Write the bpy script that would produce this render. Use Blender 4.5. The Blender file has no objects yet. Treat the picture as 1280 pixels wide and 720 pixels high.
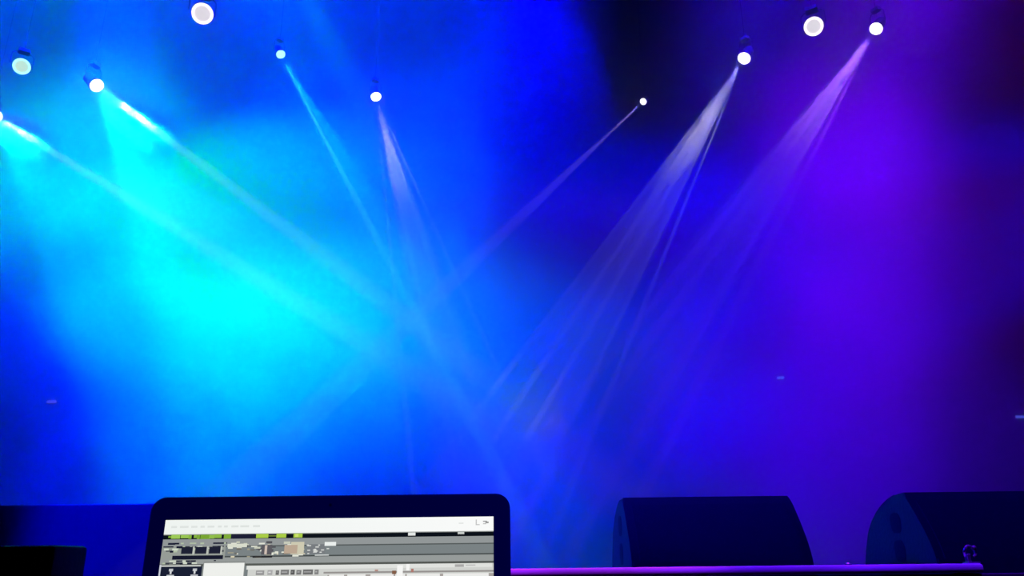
import bpy, bmesh, math, random
from mathutils import Vector, Matrix
C = bpy.context.scene.collection
S = bpy.context.scene
random.seed(4)
PI = math.pi

# ------------------------------------------------------------------ camera
EYE = Vector((0, 0, 1.25)); F = 995.0; PITCH = math.radians(19.1); ROLL = math.radians(-0.65)
RM = Matrix.Rotation(PI/2 + PITCH, 3, 'X') @ Matrix.Rotation(ROLL, 3, 'Z')
cam_d = bpy.data.cameras.new('camera'); cam = bpy.data.objects.new('camera', cam_d); C.objects.link(cam)
cam_d.sensor_width = 36; cam_d.lens = 36*F/1280; cam_d.clip_start = 0.02; cam_d.clip_end = 100
cam.matrix_world = Matrix.Translation(EYE) @ RM.to_4x4()
S.camera = cam
def ray(px, py): return RM @ Vector(((px-640)/F, -(py-360)/F, -1))
def P(px, py, Y):
    d = ray(px, py); return EYE + d*(Y/d.y)
def PZ(px, py, z):                      # point on the ray at height z
    d = ray(px, py); return EYE + d*((z-EYE.z)/d.z)
def PX(px, py, x):
    d = ray(px, py); return EYE + d*((x-EYE.x)/d.x)

# ------------------------------------------------------------------ helpers
def mat(name, col, rough=0.6, metal=0.0, noise=0.0, scale=20.0, bump=0.0, spec=0.5, coat=0.0):
    m = bpy.data.materials.new(name); m.use_nodes = True
    nt = m.node_tree; b = nt.nodes['Principled BSDF']
    b.inputs['Base Color'].default_value = (*col, 1); b.inputs['Roughness'].default_value = rough
    b.inputs['Metallic'].default_value = metal; b.inputs['Specular IOR Level'].default_value = spec
    b.inputs['Coat Weight'].default_value = coat
    if noise or bump:
        tc = nt.nodes.new('ShaderNodeTexCoord'); n = nt.nodes.new('ShaderNodeTexNoise')
        n.inputs['Scale'].default_value = scale; n.inputs['Detail'].default_value = 5
        nt.links.new(tc.outputs['Object'], n.inputs['Vector'])
        if noise:
            r = nt.nodes.new('ShaderNodeMapRange')
            r.inputs['To Min'].default_value = 1-noise; r.inputs['To Max'].default_value = 1+noise
            nt.links.new(n.outputs['Fac'], r.inputs['Value'])
            mx = nt.nodes.new('ShaderNodeVectorMath'); mx.operation = 'SCALE'
            mx.inputs[0].default_value = col
            nt.links.new(r.outputs['Result'], mx.inputs['Scale']); nt.links.new(mx.outputs[0], b.inputs['Base Color'])
        if bump:
            bp = nt.nodes.new('ShaderNodeBump'); bp.inputs['Strength'].default_value = bump
            bp.inputs['Distance'].default_value = 0.01
            nt.links.new(n.outputs['Fac'], bp.inputs['Height']); nt.links.new(bp.outputs[0], b.inputs['Normal'])
    return m
def emit(name, col, strength):
    m = bpy.data.materials.new(name); m.use_nodes = True; nt = m.node_tree
    nt.nodes.remove(nt.nodes['Principled BSDF'])
    e = nt.nodes.new('ShaderNodeEmission'); e.inputs['Color'].default_value = (*col, 1); e.inputs['Strength'].default_value = strength
    nt.links.new(e.outputs[0], nt.nodes['Material Output'].inputs['Surface'])
    m.cycles.emission_sampling = 'NONE'
    return m
def obj(name, bm, m, parent=None, smooth=False, kind=None, loc=None, label=None):
    bmesh.ops.recalc_face_normals(bm, faces=bm.faces)
    me = bpy.data.meshes.new(name); bm.to_mesh(me); bm.free()
    if smooth:
        for f in me.polygons: f.use_smooth = True
        me.set_sharp_from_angle(angle=math.radians(40))
    o = bpy.data.objects.new(name, me); C.objects.link(o)
    for mm in (m if isinstance(m, (list, tuple)) else [m]): me.materials.append(mm)
    if parent: o.parent = parent
    if kind: o['kind'] = kind
    if loc is not None: o.location = loc
    if label: o['label'] = label
    return o
def thing(name, label, cat, loc=(0, 0, 0), rot=None, group=None):
    o = bpy.data.objects.new(name, None); C.objects.link(o); o.location = loc; o.empty_display_size = 0.1
    if rot: o.rotation_euler = rot
    return tag(o, label, cat, group)
def tag(o, label, cat, group=None):
    o['label'] = label; o['category'] = cat
    if group: o['group'] = group
    return o
def BM(): return bmesh.new()
def box(bm, c, s, M=None, bev=0.0):
    r = bmesh.ops.create_cube(bm, size=1); vs = r['verts']
    for v in vs: v.co = Vector((v.co.x*s[0], v.co.y*s[1], v.co.z*s[2]))
    if bev:
        es = list({e for v in vs for e in v.link_edges})
        rb = bmesh.ops.bevel(bm, geom=es, offset=bev, segments=2, profile=0.5, affect='EDGES')
        vs = list({v for f in rb['faces'] for v in f.verts} | {v for v in vs if v.is_valid})
    for v in vs:
        v.co = v.co + Vector(c)
        if M: v.co = M @ v.co
    return vs
def lathe(bm, prof, seg=32, M=None, cap=True, mi=0):
    rings = []
    for r, z in prof:
        rings.append([bm.verts.new((M or Matrix()) @ Vector((r*math.cos(2*PI*i/seg), r*math.sin(2*PI*i/seg), z))) for i in range(seg)])
    for a, b in zip(rings, rings[1:]):
        for i in range(seg):
            bm.faces.new((a[i], a[(i+1) % seg], b[(i+1) % seg], b[i])).material_index = mi
    if cap:
        bm.faces.new(rings[0]).material_index = mi; bm.faces.new(rings[-1]).material_index = mi
def tube(bm, pts, r, seg=10, closed=False):
    pts = [Vector(p) for p in pts]; n = len(pts); rings = []
    up = None
    for i, p in enumerate(pts):
        a = pts[(i-1) % n] if (closed or i > 0) else p; b = pts[(i+1) % n] if (closed or i < n-1) else p
        t = (b-a).normalized()
        if up is None: up = t.orthogonal().normalized()
        up = (up - t*up.dot(t)).normalized(); s = t.cross(up)
        rings.append([bm.verts.new(p + (up*math.cos(2*PI*k/seg) + s*math.sin(2*PI*k/seg))*r) for k in range(seg)])
    m = n if closed else n-1
    for i in range(m):
        a, b = rings[i], rings[(i+1) % n]
        for k in range(seg): bm.faces.new((a[k], a[(k+1) % seg], b[(k+1) % seg], b[k]))
    if not closed: bm.faces.new(rings[0]); bm.faces.new(rings[-1])
def prism(bm, prof, x0, x1, M=None):      # profile in (y,z), extruded along x
    A = [bm.verts.new((x0, y, z)) for y, z in prof]; B = [bm.verts.new((x1, y, z)) for y, z in prof]
    n = len(prof)
    for i in range(n): bm.faces.new((A[i], A[(i+1) % n], B[(i+1) % n], B[i]))
    bm.faces.new(A); bm.faces.new(B)
    if M:
        for v in A+B: v.co = M @ v.co
def rrect(w, h, r, seg=6):                # rounded rectangle outline centred at 0
    pts = []
    for cx, cy, a0 in ((w/2-r, h/2-r, 0), (-w/2+r, h/2-r, 90), (-w/2+r, -h/2+r, 180), (w/2-r, -h/2+r, 270)):
        for k in range(seg+1):
            a = math.radians(a0+90*k/seg); pts.append((cx+r*math.cos(a), cy+r*math.sin(a)))
    return pts
def slab(bm, outline, z0, z1, M=None):
    A = [bm.verts.new((x, y, z0)) for x, y in outline]; B = [bm.verts.new((x, y, z1)) for x, y in outline]; n = len(A)
    for i in range(n): bm.faces.new((A[i], A[(i+1) % n], B[(i+1) % n], B[i]))
    bm.faces.new(A); bm.faces.new(B)
    if M:
        for v in A+B: v.co = M @ v.co

# ------------------------------------------------------------------ materials
m_wall = mat('matt_grey_cyclorama', (.55, .55, .55), .95, noise=.05, scale=.6, spec=.1)
m_dark = mat('black_painted_wall', (.02, .02, .022), .9, noise=.2, scale=3, spec=.1)
m_floor = mat('black_hall_floor', (.02, .02, .022), .5, noise=.3, scale=5)
m_stage = mat('worn_black_stage_vinyl', (.035, .035, .04), .75, noise=.3, scale=6, bump=.1, spec=.15)
m_cab = mat('black_textured_cabinet_paint', (.014, .014, .016), .62, noise=.15, scale=60, bump=.25, spec=.3)
m_grille = mat('black_steel_grille', (.012, .012, .014), .6, noise=.2, scale=150, bump=.5, spec=.15)
m_hole = mat('black_recess', (.006, .006, .006), .8, spec=.1)
m_bezel = mat('glossy_black_bezel', (.022, .022, .026), .3, spec=.4)
m_lid = mat('black_lid_shell', (.02, .02, .024), .45, metal=.2)
m_key = mat('black_keycap', (.015, .015, .016), .5)
m_base = mat('dark_grey_metal_case', (.12, .12, .125), .4, metal=.8)
m_desk = mat('black_laminate', (.015, .015, .016), .6, noise=.2, scale=20)
m_rail = mat('satin_grey_aluminium', (.5, .5, .52), .42, metal=.35, noise=.12, scale=9)
m_steel = mat('worn_steel', (.35, .35, .37), .35, metal=.9, noise=.2, scale=60)
m_body = mat('grey_fixture_housing', (.3, .3, .32), .55, noise=.1, scale=40)
m_riser = mat('dark_cloth_skirt', (.22, .22, .23), .9, noise=.1, scale=4, spec=.1)
m_lens = emit('lit_beam_lens', (1, .97, 1), 9)
m_ring = emit('lit_wash_rim', (1, .85, 1), 2.6)
m_cell = emit('lit_wash_cells', (.82, .78, .86), 1.45)
m_cellg = emit('lit_green_wash_cells', (.62, .95, .8), 1.5)
m_cyl = emit('lit_cyan_lens', (.35, 1, 1), 2.6)

# ------------------------------------------------------------------ room
def plane_box(name, lo, hi, m):
    bm = BM(); c = [(a+b)/2 for a, b in zip(lo, hi)]; s = [b-a for a, b in zip(lo, hi)]
    box(bm, c, s); return obj(name, bm, m, kind='structure')
YB = 10.6; ZC = 10.4; XW = 10.0
plane_box('wall_back', (-XW-.2, YB, 0), (XW+.2, YB+.2, ZC), m_wall)
plane_box('wall_left', (-XW-.2, -4, 0), (-XW, YB, ZC), m_dark)
plane_box('wall_right', (XW, -4, 0), (XW+.2, YB, ZC), m_dark)
plane_box('wall_front', (-XW-.2, -4.2, 0), (XW+.2, -4, ZC), m_dark)
plane_box('ceiling', (-XW-.2, -4.2, ZC), (XW+.2, YB+.2, ZC+.2), m_dark)
plane_box('floor', (-XW-.2, -4.2, -.2), (XW+.2, YB+.2, 0), m_floor)

# stage platform
SZ = 1.15
bm = BM(); box(bm, (0, (2.75+YB-.02)/2, SZ-.03), (2*XW-.04, YB-2.77, .06))
st = thing('stage_platform', 'black stage platform running wall to wall behind the laptop', 'stage')
obj('deck', bm, m_stage, st)
bm = BM(); box(bm, (0, 2.80, (SZ-.06)/2), (2*XW-.04, .04, SZ-.06)); obj('front_panel', bm, m_dark, st)

# drum riser, low dark platform at the left
YS = 4.3; r0 = P(-60, 629.5, YS); r1 = P(480, 629.5, YS)
rz = P(150, 630, YS).z
bm = BM(); box(bm, ((r0.x+r1.x)/2, YS+.9, rz-.02), (r1.x-r0.x, 1.8, .04), bev=.006)
rs = thing('stage_riser', 'dark blue-lit stage riser with straight top edge left of the laptop', 'riser')
obj('riser_deck', bm, m_riser, rs)
bm = BM()                                  # pleated skirt
n = 220; xs = [r0.x+.02+(r1.x-r0.x-.04)*i/n for i in range(n+1)]
A = [bm.verts.new((x, YS-.008+.0008*math.sin(i*1.15)+.0005*math.sin(i*.37), rz-.004)) for i, x in enumerate(xs)]
B = [bm.verts.new((x, YS-.008+.0016*math.sin(i*1.15+.2)+.001*math.sin(i*.41), SZ)) for i, x in enumerate(xs)]
for i in range(n): bm.faces.new((A[i], A[i+1], B[i+1], B[i]))
bmesh.ops.solidify(bm, geom=bm.faces[:], thickness=.004)
obj('skirt', bm, m_riser, rs, smooth=True)
for x in (r0.x+.1, (r0.x+r1.x)/2, r1.x-.1):
    for y in (YS+.15, YS+1.7):
        bm = BM(); box(bm, (x, y, (SZ+rz-.04)/2), (.05, .05, rz-.04-SZ)); obj('leg', bm, m_steel, rs)

# ------------------------------------------------------------------ floor monitor wedges
Y0 = 3.0
def wedge(pxl, pxr, topy, cat_label, name='stage_monitor'):
    zb = SZ
    a = P(pxl, 707, Y0); b = P(pxr, 706, Y0)
    w = b.x-a.x
    topz = P((pxl+pxr)/2 if pxr < 1200 else pxl, topy, Y0+.17).z
    H = topz-zb
    # side profile (y back from the front foot, z up): slightly bowed grille face, rounded back
    prof = [(0, 0), (-.012, .03), (.0, .10)]
    for k in range(1, 9):
        t = k/8; prof.append((.0+.175*t**1.35, .10+(H-.10)*t))
    prof = [(y, z) for y, z in prof]
    for k in range(1, 11):
        t = k/10*PI/2
        prof.append((.175+.03+.42*math.sin(t)**1.15, H*(.02+.98*math.cos(t)**.9) if k < 10 else .05))
    prof.append((.60, 0))
    root = thing(name, cat_label, 'stage monitor', (a.x, Y0, zb))
    bm = BM(); prism(bm, prof, 0, w)
    bmesh.ops.bevel(bm, geom=[e for e in bm.edges if abs(e.verts[0].co.x-e.verts[1].co.x) < 1e-6], offset=.006, segments=2, affect='EDGES')
    cab = obj('cabinet', bm, m_cab, root, smooth=True)
    g = [(y-.006, z) for y, z in prof[2:10]]; g2 = [(y+.002, z) for y, z in reversed(prof[2:10])]
    bm = BM(); prism(bm, g+g2, .03, w-.03); obj('grille', bm, m_grille, root, smooth=True)
    for (y, z, h) in ((.27, .235, .075), (.27, .13, .08)):   # recessed hand holes on the left cheek
        bm = BM(); slab(bm, rrect(.085, h, .028), -.002, .012, Matrix.Translation((0, y, z)) @ Matrix(((0, 0, 1, 0), (1, 0, 0, 0), (0, 1, 0, 0), (0, 0, 0, 1))))
        obj('handle', bm, m_hole, cab)
    for x in (.06, w-.06):
        for y in (.05, .52):
            bm = BM(); lathe(bm, [(.02, -.0), (.022, .004)], 12, Matrix.Translation((x, y, 0))); obj('rubber_foot', bm, m_hole, root)
    return root
wedge(790, 1017, 620.5, 'black wedge floor monitor standing whole in view between laptop and right frame edge')
wedge(1172, 1420, 615, 'black wedge floor monitor cut off by the right frame edge, its left cheek showing')

# dark box at lower left
q0 = P(-90, 683, 2.3); q1 = P(70, 683, 2.3)
bw = q1.x-q0.x
bt = thing('speaker_cabinet', 'low black speaker cabinet at the bottom left corner, in front of the riser', 'speaker', (q0.x, 2.3, 0))
bm = BM(); box(bm, (bw/2, .09, q0.z/2+.002), (bw, .18, q0.z-.004), bev=.012); obj('cabinet', bm, m_cab, bt, smooth=True)
bm = BM(); box(bm, (bw/2, -.006, q0.z*.5), (bw-.06, .016, q0.z-.12), bev=.004); obj('grille', bm, m_grille, bt)
bm = BM(); slab(bm, rrect(.11, .05, .02), 0, .004, Matrix.Translation((bw, .09, q0.z-.2)) @ Matrix(((0, 0, 1, 0), (1, 0, 0, 0), (0, 1, 0, 0), (0, 0, 0, 1)))); obj('handle', bm, m_hole, bt)

# ------------------------------------------------------------------ barrier rail in front of the stage
YR = 2.25
e0 = P(520, 713.5, YR); e1 = P(1231, 712, YR)
bar = thing('barrier_rail', 'grey metal barrier rail catching violet light below the floor monitors', 'rail')
h = .0235; rt = P(900, 708, YR).z
bm = BM(); box(bm, ((e0.x+e1.x)/2, YR+.03, rt-h/2), (e1.x-e0.x, .06, h), bev=.007)
obj('top_bar', bm, m_rail, bar, smooth=True)
bm = BM(); box(bm, ((e0.x+e1.x)/2+.6, YR+.035, (rt-h-.004)/2+.02), (e1.x-e0.x+1.2, .03, rt-h-.04), bev=.003); obj('panel', bm, m_desk, bar)
for x in (e0.x+.1, (e0.x+e1.x)/2, e1.x-.03):
    bm = BM(); box(bm, (x, YR+.08, (rt-h)/2), (.05, .05, rt-h)); box(bm, (x, YR+.2, .01), (.06, .3, .02)); obj('post', bm, m_desk, bar)
# clamp standing at the right end
cb = P(1215, 706, YR+.03)
cl = thing('rail_clamp', 'small steel clamp loop standing on the right end of the rail', 'clamp', (cb.x, YR+.03, rt))
bm = BM(); pts = []
for k in range(15):
    a = math.radians(-60+300*k/14); pts.append((.0145*math.cos(a), .004*math.sin(2*a), .030+.015*math.sin(a)))
tube(bm, pts, .0042, 8); obj('loop', bm, m_steel, cl, smooth=True)
bm = BM(); box(bm, (-.008, 0, .012), (.010, .018, .026), bev=.002); box(bm, (0, 0, .002), (.034, .03, .004), bev=.001); obj('foot', bm, m_steel, cl)
bm = BM(); lathe(bm, [(.005, 0), (.006, .002), (.006, .007), (.003, .009)], 12, Matrix.Translation((.012, 0, .040)) @ Matrix.Rotation(PI/2, 4, 'X')); obj('screw', bm, m_steel, cl, smooth=True)
# small bolt head on the rail
bb = P(1060, 706, YR+.03)
bm = BM(); lathe(bm, [(.008, 0), (.008, .003), (.005, .006)], 12); tag(obj('bolt', bm, m_steel, None, True, loc=(bb.x, YR+.03, rt)), 'tiny steel bolt on the rail between the two floor monitors', 'bolt')

# ------------------------------------------------------------------ laptop
# lid plane: faces the camera, hinge at the bottom
YL = 0.80; tilt = math.radians(1.0)
TLp = P(191, 621.7, YL); TRp = P(637.5, 617, YL)
LW = (TRp-TLp).length; LH = .247
mid = (TLp+TRp)/2
right = (TRp-TLp).normalized(); right = Vector((right.x, 0, 0)).normalized()
rollL = -math.atan2(TRp.z-TLp.z, TRp.x-TLp.x)
hz = mid.z-LH*math.cos(tilt)
lap = thing('laptop', 'open laptop with black bezel and bright software screen, on the desk in front', 'laptop', (mid.x, YL-LH*math.sin(tilt)*1.0, hz))
# lid local frame: X right, Y up the lid, Z towards the viewer
ML = Matrix.Rotation(PI/2-tilt, 4, 'X')
bm = BM(); slab(bm, rrect(LW, LH, .014, 8), -.006, 0, ML @ Matrix.Translation((0, LH/2, 0)))
lid = obj('lid', bm, m_lid, lap, smooth=True)
bm = BM(); slab(bm, rrect(LW-.003, LH-.003, .0125, 8), 0.0, .0012, ML @ Matrix.Translation((0, LH/2, 0)))
obj('bezel', bm, m_bezel, lid, smooth=True)
bm = BM(); lathe(bm, [(.0014, .0012), (.0014, .0016)], 12, ML @ Matrix.Translation((0, LH-.009, 0))); obj('webcam', bm, m_hole, lid)
# screen: picture of the running program, drawn as flat coloured cells
SW = LW*406.0/447.5; SH = SW*.625; s_top = LH-.0215
k = SW/406.0                                # metres per photo pixel across the screen
scr_mat = bpy.data.materials.new('lit_screen'); scr_mat.use_nodes = True
nt = scr_mat.node_tree; nt.nodes.remove(nt.nodes['Principled BSDF'])
at = nt.nodes.new('ShaderNodeAttribute'); at.attribute_name = 'Col'
em = nt.nodes.new('ShaderNodeEmission'); em.inputs['Strength'].default_value = 1.0
nt.links.new(at.outputs['Color'], em.inputs['Color']); nt.links.new(em.outputs[0], nt.nodes['Material Output'].inputs['Surface'])
bm = BM(); cl_ = bm.loops.layers.float_color.new('Col'); lay = [0]
def lin(c): return tuple(((x/255+.055)/1.055)**2.4 if x > 10 else x/255/12.92 for x in c)
def R(x0, y0, x1, y1, c):                   # photo-pixel offsets from the screen's top left corner
    lay[0] += 1; z = .0013+lay[0]*2e-7
    x0 = max(0, x0); x1 = min(406, x1); y1 = min(SH/k, y1)
    if x1 <= x0 or y1 <= y0: return
    vs = [bm.verts.new(ML @ Vector((-SW/2+x*k, s_top-y*k, z))) for x, y in ((x0, y0), (x1, y0), (x1, y1), (x0, y1))]
    f = bm.faces.new(vs)
    for l in f.loops: l[cl_] = (*lin(c), 1)
rr = random.Random(11)
HH = SH/k
R(0, 0, 406, HH, (120, 128, 130))
[R(i*14.5, 0, 406, 17, (238+i*.42, 243+i*.28, 240+i*.36)) for i in range(28)]
x = 8
while x < 110:
    w = rr.uniform(4, 11); R(x, 7.2, x+w, 9.6, (222, 227, 224)); x += w+rr.uniform(2, 5)
R(384, 3.5, 385.4, 10, (196, 196, 196)); R(384, 9, 389, 10.2, (196, 196, 196)); R(363, 7, 369, 8.4, (225, 228, 226))
R(393, 5, 398, 6.4, (160, 160, 160)); R(396, 6, 400, 8, (150, 150, 150)); R(393, 8, 397, 9.2, (190, 190, 190))
R(0, 17, 406, 18.2, (150, 155, 152))
R(0, 18, 406, 23, (12, 18, 26))
x = 6
while x < 82:                              # green level display
    w = rr.uniform(3, 12); g = rr.randint(0, 40)
    R(x, 18+rr.uniform(-.6, 1), x+w, 21+rr.uniform(0, 2.6), (120+g, 165+g, 50+g)); x += w+rr.uniform(-1, 3)
for x0, x1 in ((114, 129), (139, 151), (160, 171)): R(x0, 17.6, x1, 22.4, (170, 205, 70))
R(162, 18.2, 166, 21.6, (205, 225, 110)); R(129, 19.5, 139, 20.8, (110, 130, 60))
R(83, 17.6, 113, 23.4, (28, 30, 52))
R(301, 18, 310, 21.6, (226, 230, 228)); R(362, 18, 370, 20.6, (200, 205, 202))
# grey track bands
R(0, 23, 406, 31, (146, 151, 152)); R(0, 31, 406, 32.4, (84, 90, 90)); R(0, 32.4, 406, 43, (122, 130, 132))
R(0, 43, 406, 44.6, (70, 76, 76)); R(0, 44.6, 406, 52, (150, 155, 154)); R(0, 52, 406, 54.4, (84, 88, 84))
# left readouts
R(0, 31, 78, 46, (150, 156, 150)); R(14, 42, 76, 46.6, (24, 27, 46))
for i in range(60):
    x = rr.uniform(0, 74); y = rr.choice((27, 31, 33.5, 36, 47.5, 50)); w = rr.uniform(2, 9)
    R(x, y, x+w, y+rr.uniform(1.2, 2.6), rr.choice(((24, 27, 48), (60, 64, 74), (36, 40, 60), (205, 214, 198), (175, 190, 165))))
for x0 in (24, 41, 58): R(x0, 32, x0+14, 40, (30, 33, 52)); R(x0+14, 31.5, x0+16, 41, (190, 195, 186))
R(0, 53, 50, 54.6, (205, 208, 205))
for i in range(60):
    x = rr.uniform(80, 172); y = rr.uniform(26, 44); w = rr.uniform(2, 8)
    R(x, y, x+w, y+rr.uniform(1, 3), rr.choice(((200, 204, 186), (226, 228, 214), (110, 108, 100), (160, 156, 136), (214, 206, 178), (84, 84, 90))))
R(80, 29, 104, 33, (216, 220, 204)); R(158, 27.5, 174, 42, (206, 202, 178)); R(122, 30.5, 135, 42, (92, 90, 96)); R(126, 31, 129, 41.6, (206, 190, 178))
R(150, 31, 166, 41, (186, 166, 146)); R(178, 30.5, 200, 41.5, (120, 124, 128)); R(112, 43.5, 136, 45.4, (36, 36, 40))
for i in range(14):
    x = rr.uniform(176, 204); y = rr.uniform(30, 42); R(x, y, x+rr.uniform(2, 5), y+1.3, (215, 218, 214))
R(199, 28, 213, 32.5, (236, 240, 238)); R(188, 42.6, 205, 43.8, (214, 218, 216))
# lower panels
R(0, 54.6, 52, HH, (26, 32, 52)); R(0, 52.5, 2, HH, (205, 210, 220))
for x0 in (12, 41):
    R(x0, 57, x0+5, 60, (190, 194, 200)); R(x0+1.4, 59, x0+3.6, 63, (215, 218, 222)); R(x0-2, 64, x0+7, 65.4, (205, 208, 212)); R(x0-4, 67.4, x0+8, 69, (196, 200, 206))
R(53, 49, 104, HH, (140, 144, 142)); R(54, 51, 103, HH, (238, 240, 236)); R(56, 67.4, 88, 69.2, (130, 132, 130)); R(58, 66.6, 66, 67.4, (150, 152, 150)); R(76, 66.4, 82, 67.4, (140, 142, 140))
R(108, 54.5, 406, HH, (208, 210, 206)); R(106, 54.5, 404, 59, (224, 226, 222))
for x, w, c in ((118, 10, 150), (132, 6, 170), (142, 4, 110), (148, 10, 120), (160, 5, 90), (167, 6, 120), (175, 12, 110), (189, 5, 130)):
    R(x, 60+rr.uniform(-.5, .5), x+w, 65.4, (c, c, c)); R(x+1, 61.6, x+w-2, 63, (c+50, c+50, c+50))
R(200, 62.5, 406, 64.5, (150, 146, 144)); R(205, 66, 406, HH, (168, 162, 158))
for x, w in ((207, 18), (229, 22), (257, 28), (287, 12), (301, 40), (345, 55)): R(x, 66, x+w, 72, (236, 236, 234))
R(289, 56, 296, 72, (246, 246, 244)); R(300, 54.8, 304, 62, (246, 246, 244)); R(283, 62, 288, 66, (130, 92, 70)); R(306, 60, 309, 64, (176, 120, 110))
R(262, 60.5, 266, 62.5, (180, 140, 130)); R(359, 55.6, 370, 58.6, (170, 170, 168)); R(372, 56, 384, 57.4, (190, 190, 188))
for j in range(12): R(110, 80+j*14, 404, 82+j*14, (150, 150, 150)); R(112, 85+j*14, 180+(j*37) % 200, 90+j*14, (120, 150, 170))
o = obj('screen', bm, scr_mat, lid, label='bright lit screen with white and grey program windows')
# keyboard deck
bm = BM(); slab(bm, rrect(LW, .245, .014, 8), -.014, -.001, Matrix.Translation((0, -.128, 0))); base = obj('base', bm, m_base, lap, smooth=True)
bm = BM()
for r in range(6):
    for c in range(14): box(bm, (-LW/2+.045+c*(LW-.09)/13, -.03-r*.0185, .0), (.0165, .0155, .003), bev=.0008)
obj('keyboard', bm, m_key, base)
bm = BM(); slab(bm, rrect(.105, .07, .004), -.001, .0003, Matrix.Translation((0, -.2, 0))); obj('trackpad', bm, m_lid, base)
bm = BM(); lathe(bm, [(.005, -LW*.38), (.005, LW*.38)], 14, Matrix.Translation((0, .001, -.003)) @ Matrix.Rotation(PI/2, 4, 'Y')); obj('hinge', bm, m_lid, lap, smooth=True)

dz = hz-.014
dk = thing('desk', 'black desk carrying the laptop', 'desk', (mid.x, YL-.1, 0))
bm = BM(); box(bm, (0, 0, dz-.0155), (1.5, .6, .03), bev=.003); obj('desktop', bm, m_desk, dk)
for sx in (-.68, .68):
    for sy in (-.25, .25):
        bm = BM(); box(bm, (sx, sy, (dz-.03)/2), (.045, .045, dz-.032)); obj('leg', bm, m_steel, dk)

# ------------------------------------------------------------------ lamps
def aim(o, src, tgt):
    d = (tgt-src).normalized(); o.matrix_world = Matrix.Translation(src) @ d.to_track_quat('-Z', 'Y').to_matrix().to_4x4()
def spot(name, src, tgt, cone, col, power, blend=.3, radius=.03, off=0.0):
    l = bpy.data.lights.new(name, 'SPOT'); o = bpy.data.objects.new(name, l); C.objects.link(o)
    l.spot_size = math.radians(cone); l.spot_blend = blend; l.color = (1, 1, 1); l.energy = 1
    mx = max(col); l.color = tuple(c/mx for c in col) if mx else (0, 0, 0); l.energy = power*mx
    l.shadow_soft_size = radius
    aim(o, src + (tgt-src).normalized()*off, tgt); return o
def head_lamp(src, tgt, rad, label, wash=False, cyan=False, group=None):
    """moving head hung from the grid: base, yoke, tilting head with lens"""
    d = (tgt-src).normalized()
    up = Vector((0, 0, 1)); s = rad/(.08 if wash else .06)
    piv = src - d*.09*s
    root = thing('moving_head_light' if not wash else 'wash_light', label, 'stage light', piv, group=group)
    q = d.to_track_quat('-Z', 'Y').to_matrix().to_4x4()     # -Z along beam
    # head
    bm = BM()
    prof = [(.3*rad, .19*s), (.62*rad, .175*s), (.8*rad, .13*s), (.86*rad, .02*s), (.9*rad, -.05*s), (1.04*rad, -.07*s), (1.04*rad, -.088*s), (.97*rad, -.088*s)]
    prof = [(a_, b_ if b_ < 0 else b_*(1 if wash else .55)) for a_, b_ in prof]; lathe(bm, prof, 28, q); head = obj('head', bm, m_body, root, smooth=True)
    if wash:
        bm = BM(); lathe(bm, [(.74*rad, -.0885*s), (1.0*rad, -.0885*s), (1.0*rad, -.094*s), (.74*rad, -.094*s)], 28, q, cap=False)
        obj('lens_rim', bm, m_cyl if cyan else m_ring, head)
        bm = BM()
        lathe(bm, [(.0001, -.093*s), (.20*rad, -.0945*s), (.24*rad, -.0885*s)], 14, q)
        for k in range(6):
            a = k*PI/3; lathe(bm, [(.0001, -.093*s), (.20*rad, -.0945*s), (.24*rad, -.0885*s)], 14, q @ Matrix.Translation((.5*rad*math.cos(a), .5*rad*math.sin(a), 0)))
        lathe(bm, [(.0001, -.0895*s), (.74*rad, -.0895*s)], 24, q)
        obj('lens', bm, m_cellg if cyan else m_cell, head)
    else:
        bm = BM(); lathe(bm, [(.0001, -.101*s), (.45*rad, -.099*s), (.80*rad, -.094*s), (.95*rad, -.0885*s)], 28, q, cap=False)
        obj('lens', bm, m_cyl if cyan else m_lens, head, smooth=True)
    # yoke in the vertical plane across the beam
    side = d.cross(up).normalized(); w = 1.22*rad
    top = up*(.15*s)
    bm = BM(); tube(bm, [side*w, side*w+top*.8, side*w*.7+top, -side*w*.7+top, -side*w+top*.8, -side*w], .075*rad, 6); obj('yoke', bm, m_body, root, smooth=True)
    bm = BM(); Mz = Matrix.Rotation(math.atan2(side.y, side.x), 4, 'Z')
    box(bm, (0, 0, .168*s), (1.3*rad, 1.0*rad, .04*s), Mz, bev=.006); obj('base', bm, m_body, root)
    bm = BM(); tube(bm, [(0, 0, .185*s), (0, 0, ZC-piv.z)], .003, 6); obj('hanging_rod', bm, m_body, root)
    return root

ONLY = globals().get('ONLY_LIGHT')
LIGHTS = []; SPOTS = []
def L(group, *a, **k): LIGHTS.append((group, a, k))
def beam(group, src, ends, Y, cone, col, power, **k):
    k.setdefault('off', .06)
    for (x, y) in ends: L(group, group, src, P(x, y, Y), cone, col, power, **k)
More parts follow.
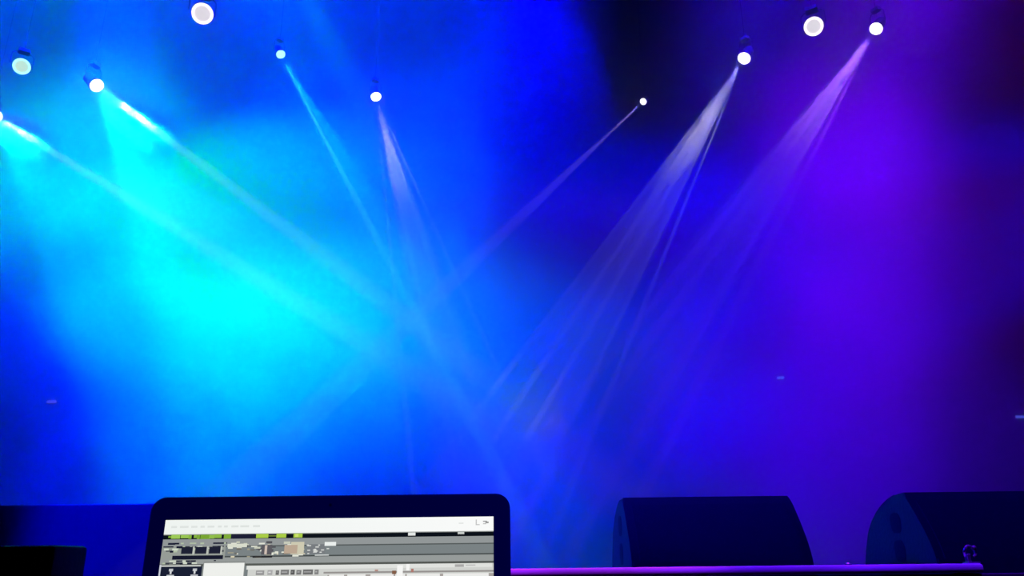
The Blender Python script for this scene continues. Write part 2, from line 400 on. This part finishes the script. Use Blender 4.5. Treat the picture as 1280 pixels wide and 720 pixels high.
#W0
W = {'A_core': (15, 9, 9),
     'A_fan': (0, 4.5, 4.5),
     'A_wide': (0, 0, 0),
     'B_core': (23, 12, 12),
     'B_fan': (0, 6, 6),
     'B_wide': (0, 0, 0),
     'C_beam': (0, 9, 10),
     'C_core': (10, 120, 120),
     'D_ray': (50, 80, 120),
     'D_glow': (1.6, 1.9, 2.2),
     'E_ray': (60, 40, 190),
     'F_ray': (75, 75, 150),
     'F_glow': (2.8, 2.6, 4),
     'G_ray': (60, 10, 150),
     'G_glow': (1.6, 0.8, 2.8),
     'wash_0_0': (0, 0, 0),
     'wash_1_0': (0, 0, 0),
     'wash_2_0': (0, 0, 4.8294),
     'wash_3_0': (0, 0, 2.6266),
     'wash_4_0': (0, 0, 0),
     'wash_5_0': (0, 0, 0),
     'wash_6_0': (0, 0, 0),
     'wash_7_0': (0, 0, 0),
     'wash_8_0': (0, 0, 0),
     'wash_9_0': (0, 0, 0),
     'wash_10_0': (0, 0, 0),
     'wash_0_1': (0, 0.9971, 0.7912),
     'wash_1_1': (0, 4.8203, 6.3848),
     'wash_2_1': (0, 0, 4.6865),
     'wash_3_1': (0, 0, 8.1021),
     'wash_4_1': (0, 0.2347, 5.8117),
     'wash_5_1': (0, 0, 0),
     'wash_6_1': (0, 0, 0),
     'wash_7_1': (0, 0, 0),
     'wash_8_1': (0.8486, 0, 5.6124),
     'wash_9_1': (0, 0, 0),
     'wash_10_1': (0, 0, 0),
     'wash_0_2': (0, 0, 7.6326),
     'wash_1_2': (0, 0, 0),
     'wash_2_2': (0, 0, 0),
     'wash_3_2': (0, 0.8631, 1.8706),
     'wash_4_2': (0, 0.6923, 6.8212),
     'wash_5_2': (0, 0, 6.2441),
     'wash_6_2': (0, 0, 0),
     'wash_7_2': (0.0398, 0, 5.5741),
     'wash_8_2': (0.5694, 0, 4.9074),
     'wash_9_2': (0.2512, 0, 0),
     'wash_10_2': (0, 0, 0),
     'wash_0_3': (0, 0, 4.4991),
     'wash_1_3': (0, 0, 15.1273),
     'wash_2_3': (0, 0.9419, 3.979),
     'wash_3_3': (0, 3.9858, 0),
     'wash_4_3': (0, 0, 5.8678),
     'wash_5_3': (0, 0, 5.8937),
     'wash_6_3': (0, 0, 0),
     'wash_7_3': (0, 0, 0),
     'wash_8_3': (0.7412, 0, 5.2085),
     'wash_9_3': (0, 0, 0),
     'wash_10_3': (0, 0, 0),
     'wash_0_4': (0, 0, 0),
     'wash_1_4': (0, 0, 0),
     'wash_2_4': (0, 4.2676, 3.1506),
     'wash_3_4': (0, 0, 10.8489),
     'wash_4_4': (0, 0, 0),
     'wash_5_4': (0, 0, 0),
     'wash_6_4': (0, 0, 0),
     'wash_7_4': (0.4165, 0, 3.9481),
     'wash_8_4': (0, 0, 0.5618),
     'wash_9_4': (0.2872, 0, 2.9084),
     'wash_10_4': (0, 0, 0),
     'wash_0_5': (0, 0, 0),
     'wash_1_5': (0, 0, 19.5585),
     'wash_2_5': (0, 0, 15.458),
     'wash_3_5': (0, 0, 11.7484),
     'wash_4_5': (0, 0, 10.5644),
     'wash_5_5': (0, 0, 16.3004),
     'wash_6_5': (0, 0, 0),
     'wash_7_5': (0, 0, 5.5875),
     'wash_8_5': (0.6819, 0, 9.8985),
     'wash_9_5': (0, 0, 0),
     'wash_10_5': (0, 0, 0),
     'side_0': (0, 0, 0),
     'side_1': (0, 3.1624, 0),
     'side_2': (0, 7.0902, 2.3618),
     'side_3': (0, 6.8707, 6.9493),
     'side_4': (0, 3.2456, 0),
     'side_5': (0, 8.6377, 0),
     'side_6': (0, 8.486, 0),
     'side_7': (0, 0, 0.3756),
     'side_8': (0, 0, 1.252),
     'side_9': (0, 0, 0),
     'cross_0': (0.1906, 0, 3.7941),
     'cross_1': (0, 0, 7.9415),
     'cross_2': (0, 0, 8.5627),
     'cross_3': (0, 0, 8.1254),
     'rail_left': (12, 0.6, 40),
     'rail': (4, 0.15, 40),
     'console': (0, 0, 5),
     'wedge': (0.06, 0, 15),
     'cloud_top': (0, 0, 12.1306),
     'cloud_mid': (0, 2, 2.6),
     'riser': (0, 0, 27.9848)}
#W1
# fixtures that are in view: (source pixel, depth)
A_ = P(-6, 146, 7.4); B_ = P(121, 107, 6.9); C_ = P(351, 68, 6.4); D_ = P(470, 121, 7.2)
E_ = P(804, 127, 8.8); F_ = P(930, 73, 6.4); G_ = P(1095, 36, 6.0)
H1 = P(27, 83, 6.4); H2 = P(253, 17, 5.8); H3 = P(1017, 33, 6.0)
head_lamp(A_, P(110, 240, 6.8), .075, 'beam light at the left frame edge throwing a wide cyan fan')
head_lamp(B_, P(255, 240, 6.3), .07, 'beam light with thick white core above the brightest cyan glow')
head_lamp(C_, P(440, 240, 5.6), .045, 'small beam light with one soft cyan shaft, right of the upper white lamp disc', cyan=True)
head_lamp(D_, P(530, 330, 6.2), .055, 'beam light splitting into thin pale rays near the picture centre-left')
head_lamp(E_, P(650, 265, 7.2), .042, 'smallest beam light throwing one thin violet ray down left')
head_lamp(F_, P(800, 290, 5.4), .06, 'brightest beam light on the right, splitting into several white rays')
head_lamp(G_, P(940, 270, 5.0), .057, 'beam light nearest the top right with broad violet rays')
head_lamp(H1, P(120, 230, 3.0), .075, 'cyan-tinted round lamp disc without beam at the upper left edge', wash=True, cyan=True)
head_lamp(H2, P(330, 120, 2.6), .09, 'white round lamp disc without beam at the top left', wash=True)
head_lamp(H3, P(930, 120, 2.6), .083, 'pinkish round lamp disc without beam at the top right', wash=True)

beam('A_core', A_, [(118, 222)], 6.9, 2.2, (1, 1, 1), 900, radius=.03)
beam('A_fan', A_, [(60, 285), (105, 300), (150, 295), (205, 275)], 7.0, 13, (0, .8, 1), 800, blend=.9)
beam('A_wide', A_, [(120, 300)], 7.0, 36, (0, .8, 1), 800, blend=1)
beam('B_core', B_, [(262, 213)], 6.4, 2.2, (1, 1, 1), 900, radius=.03)
beam('B_fan', B_, [(185, 300), (225, 300), (270, 290), (318, 262)], 6.6, 12, (0, .9, 1), 800, blend=.9)
beam('B_wide', B_, [(245, 290)], 6.6, 40, (0, .9, 1), 800, blend=1)
beam('C_beam', C_, [(440, 225)], 6.0, 9, (0, .9, 1), 200, blend=.6, radius=.02)
beam('C_core', C_, [(412, 185)], 6.1, 1.6, (.2, 1, 1), 80, radius=.006)
beam('D_ray', D_, [(490, 330), (516, 330), (540, 330), (560, 322)], 7.2, 1.0, (.8, .9, 1), 60, radius=.006)
beam('D_glow', D_, [(526, 330)], 7.3, 12, (.8, .9, 1), 200, radius=.02)
beam('E_ray', E_, [(660, 262)], 6.4, 1.5, (.7, .5, 1), 60, radius=.006)
beam('F_ray', F_, [(766, 290), (787, 290), (806, 290), (826, 290), (842, 290)], 6.5, 1.0, (.9, .9, 1), 60, radius=.006)
beam('F_glow', F_, [(800, 290)], 6.7, 13, (.6, .5, 1), 200, radius=.02)
beam('G_ray', G_, [(905, 270), (925, 270), (958, 270), (978, 270)], 6.1, 1.5, (.8, .4, 1), 60, radius=.006)
beam('G_glow', G_, [(930, 270)], 6.3, 13, (.5, .2, 1), 200, radius=.02)
# unseen front wash spots, added with fitted colours to light the backdrop
gi = 0
for j, py in enumerate((10, 170, 310, 425, 520, 610)):
    for i, px in enumerate((-40, 110, 260, 400, 530, 640, 760, 910, 1060, 1210, 1340)):
        t = P(px, py, YB)
        L(f'wash_{i}_{j}', 'wash', Vector((t.x*.8, 3.0, 9.7)), t, 23 if j < 3 else 17, (1, 1, 1), 3000, blend=1.0, radius=.6)
for i, (px, py) in enumerate(((60, 170), (160, 250), (260, 330), (360, 440), (160, 400), (300, 220), (440, 380), (420, 500), (30, 430), (40, 540))):
    L(f'side_{i}', 'side_wash', Vector((-9.6, 7.2, 6.3)), P(px, py, YB), 20, (1, 1, 1), 1500, blend=1, radius=.3)  # unseen spots added at the left, fitted to the cyan field
for i, (px, py) in enumerate(((700, 300), (740, 420), (760, 560), (740, 220))):
    L(f'cross_{i}', 'cross_wash', Vector((9.6, 7.4, 5.6)), P(px, py, YB), 14, (1, 1, 1), 3000, blend=1, radius=.3)  # unseen spots from the right with fitted colours, no fixture built
# unseen fill spots added for near objects and smoke
for x in (-.3, .2, .7, 1.2): L('rail' if x > .5 else 'rail_left', 'rail_light', Vector((x, 1.82, 3.3)), Vector((x, 1.98, rt)), 27, (1, 1, 1), 20, blend=.6, radius=.03)  # added overhead spots, out of view, that turn the rail violet
L('console', 'console_light', Vector((.3, -1.6, 3.2)), Vector((-.2, .8, 1.28)), 22, (1, 1, 1), 100, blend=.8, radius=.1)  # unseen blue spot behind the camera, added to tint the bezel
L('wedge', 'side_light', Vector((-1.9, 3.35, 3.0)), P(1010, 670, 3.2), 32, (1, 1, 1), 100, blend=.6, radius=.1)  # unseen spot added to brighten the wedge cheeks
L('cloud_top', 'cloud_light', P(640, -260, 7.0), P(700, 110, 8.5), 22, (1, 1, 1), 500, blend=.6)  # out-of-view spot added to colour the top cloud blue
L('cloud_mid', 'cloud_light', P(300, -160, 5.5), P(650, 500, 6.2), 8, (1, 1, 1), 500, blend=.6)  # out-of-view spot added to brighten the small puff
L('riser', 'riser_light', Vector((-2.2, 3.0, 6.0)), P(150, 670, 4.3), 14, (1, 1, 1), 500, blend=.8)  # unseen spot added to turn the riser front blue

for g, a, k in LIGHTS:
    if ONLY is not None and ONLY != 'ALL' and ONLY != g: continue
    a = list(a)
    if ONLY is not None: a[4] = (1, 1, 1)
    elif g in W:
        w = W[g]
        if max(w) <= 0: continue
        a[4] = w
    SPOTS.append((g, spot(*a, **k)))

m_ind = emit('dim_blue_indicator', (.1, .12, 1), 1.3)  # glowing bars for small dashes of light, source unknown
for px, py, wv, lab in ((64, 502, .10, 'tiny faint blue dash of light low on the back wall at the left'), (976, 472, .07, 'tiny faint violet dash of light on the back wall right of centre'), (1276, 521, .10, 'tiny faint violet light at the right frame edge above the floor monitor')):
    c = P(px, py, YB-.02)
    bm = BM(); box(bm, (0, 0, 0), (wv, .03, .016), bev=.003); box(bm, (0, .012, 0), (wv+.02, .014, .03))
    tag(obj('indicator_lamp', bm, m_ind, None, loc=(c.x, YB-.025, c.z)), lab, 'indicator light')

# ------------------------------------------------------------------ haze and smoke
def vol(name, density, g=0.0):
    m = bpy.data.materials.new(name); m.use_nodes = True; nt = m.node_tree
    nt.nodes.remove(nt.nodes['Principled BSDF'])
    v = nt.nodes.new('ShaderNodeVolumeScatter'); v.inputs['Density'].default_value = density; v.inputs['Anisotropy'].default_value = g
    v.inputs['Color'].default_value = (1, 1, 1, 1)
    nt.links.new(v.outputs[0], nt.nodes['Material Output'].inputs['Volume'])
    return m, nt, v
m_haze, _, _ = vol('thin_haze', .11, .1)
bm = BM(); box(bm, (0, (2.55+YB-.01)/2, (SZ+.01+ZC)/2), (2*XW-.05, YB-.01-2.55, ZC-SZ-.03))
# keep the haze clear of the camera
hz_o = obj('stage_haze', bm, m_haze, kind='stuff'); tag(hz_o, 'thin haze filling the air over the stage', 'haze')
def cloud(px, py, Y, rx, ry, depth, dens, seed, scale, label, thr=.42, rot=0):
    c = P(px, py, Y); kx = (c-EYE).length/F
    m, nt, v = vol('smoke_puff', dens, .0)
    tc = nt.nodes.new('ShaderNodeTexCoord')
    n = nt.nodes.new('ShaderNodeTexNoise'); n.inputs['Scale'].default_value = scale; n.inputs['Detail'].default_value = 4; n.inputs['Roughness'].default_value = .5
    ad = nt.nodes.new('ShaderNodeVectorMath'); ad.operation = 'ADD'; ad.inputs[1].default_value = (seed*3.1, seed*1.7, seed)
    nt.links.new(tc.outputs['Object'], ad.inputs[0]); nt.links.new(ad.outputs[0], n.inputs['Vector'])
    ln = nt.nodes.new('ShaderNodeVectorMath'); ln.operation = 'LENGTH'; nt.links.new(tc.outputs['Object'], ln.inputs[0])
    # value = noise*1.1 - length*0.8
    a = nt.nodes.new('ShaderNodeMath'); a.operation = 'MULTIPLY'; a.inputs[1].default_value = -.62; nt.links.new(ln.outputs['Value'], a.inputs[0])
    b = nt.nodes.new('ShaderNodeMath'); b.operation = 'MULTIPLY_ADD'; b.inputs[1].default_value = 1.15
    nt.links.new(n.outputs['Fac'], b.inputs[0]); nt.links.new(a.outputs[0], b.inputs[2])
    r = nt.nodes.new('ShaderNodeMapRange'); r.interpolation_type = 'SMOOTHSTEP'
    r.inputs['From Min'].default_value = thr-.3; r.inputs['From Max'].default_value = thr; r.inputs['To Min'].default_value = 0; r.inputs['To Max'].default_value = dens
    nt.links.new(b.outputs[0], r.inputs['Value']); nt.links.new(r.outputs['Result'], v.inputs['Density'])
    bm = BM(); bmesh.ops.create_icosphere(bm, subdivisions=3, radius=1)
    o = obj('smoke_cloud', bm, m, kind='stuff', loc=c)
    o.scale = (rx*kx, depth, ry*kx); 
    rt_, up_, fw_ = RM.col[0], RM.col[1], -RM.col[2]; a_ = math.radians(rot)
    B = Matrix((rt_*math.cos(a_)-up_*math.sin(a_), fw_, rt_*math.sin(a_)+up_*math.cos(a_))).transposed()
    o.rotation_euler = B.to_euler()
    tag(o, label, 'smoke'); return o
cloud(690, 95, 8.3, 170, 190, 1.2, .9, 1, 1.3, 'large drifting smoke cloud at top centre, edge against the dark')
cloud(655, 500, 6.6, 100, 80, .7, .6, 2, 1.5, 'small bright blue smoke puff right of centre above the laptop')

cloud(172, 145, 6.75, 92, 38, .35, 3.2, 3, .5, 'dense streak of lit smoke along the thick white beam core', thr=.42, rot=39)  # added streak shaped along the core: white inside, fading beyond
cloud(32, 168, 7.3, 92, 36, .35, 3.2, 5, .5, 'dense streak of lit smoke along the white beam at the left edge', thr=.42, rot=31)  # added streak that whitens this beam near its lens and dims the rest
cloud(880, 155, 6.4, 135, 58, .6, .55, 7, .5, 'thin drifting smoke around the brightest white rays on the right', thr=.42, rot=-58)  # added smoke, placed so the rays fade lower down
cloud(1035, 130, 6.05, 140, 62, .6, .45, 8, .5, 'thin drifting smoke around the broad violet rays', thr=.42, rot=-57)  # added smoke that shortens the violet rays
cloud(492, 195, 7.2, 115, 42, .5, .5, 9, .5, 'thin drifting smoke around the pale thin rays left of centre', thr=.42, rot=72)  # added smoke that makes the pale rays die out sooner

# ------------------------------------------------------------------ world / render look
w = bpy.data.worlds.new('world'); S.world = w; w.use_nodes = True
w.node_tree.nodes['Background'].inputs['Color'].default_value = (0, 0, .02, 1)
w.node_tree.nodes['Background'].inputs['Strength'].default_value = 0.0
vs = S.view_settings; vs.view_transform = 'Standard'; vs.look = 'None'; vs.gamma = 1; vs.exposure = 0; vs.use_curve_mapping = False
S.cycles.volume_bounces = 0; S.cycles.max_bounces = 4; S.cycles.diffuse_bounces = 2; S.cycles.glossy_bounces = 2
S.cycles.volume_step_rate = .7; S.cycles.use_light_tree = True
S.cycles.sample_clamp_indirect = 3; S.cycles.use_adaptive_sampling = False
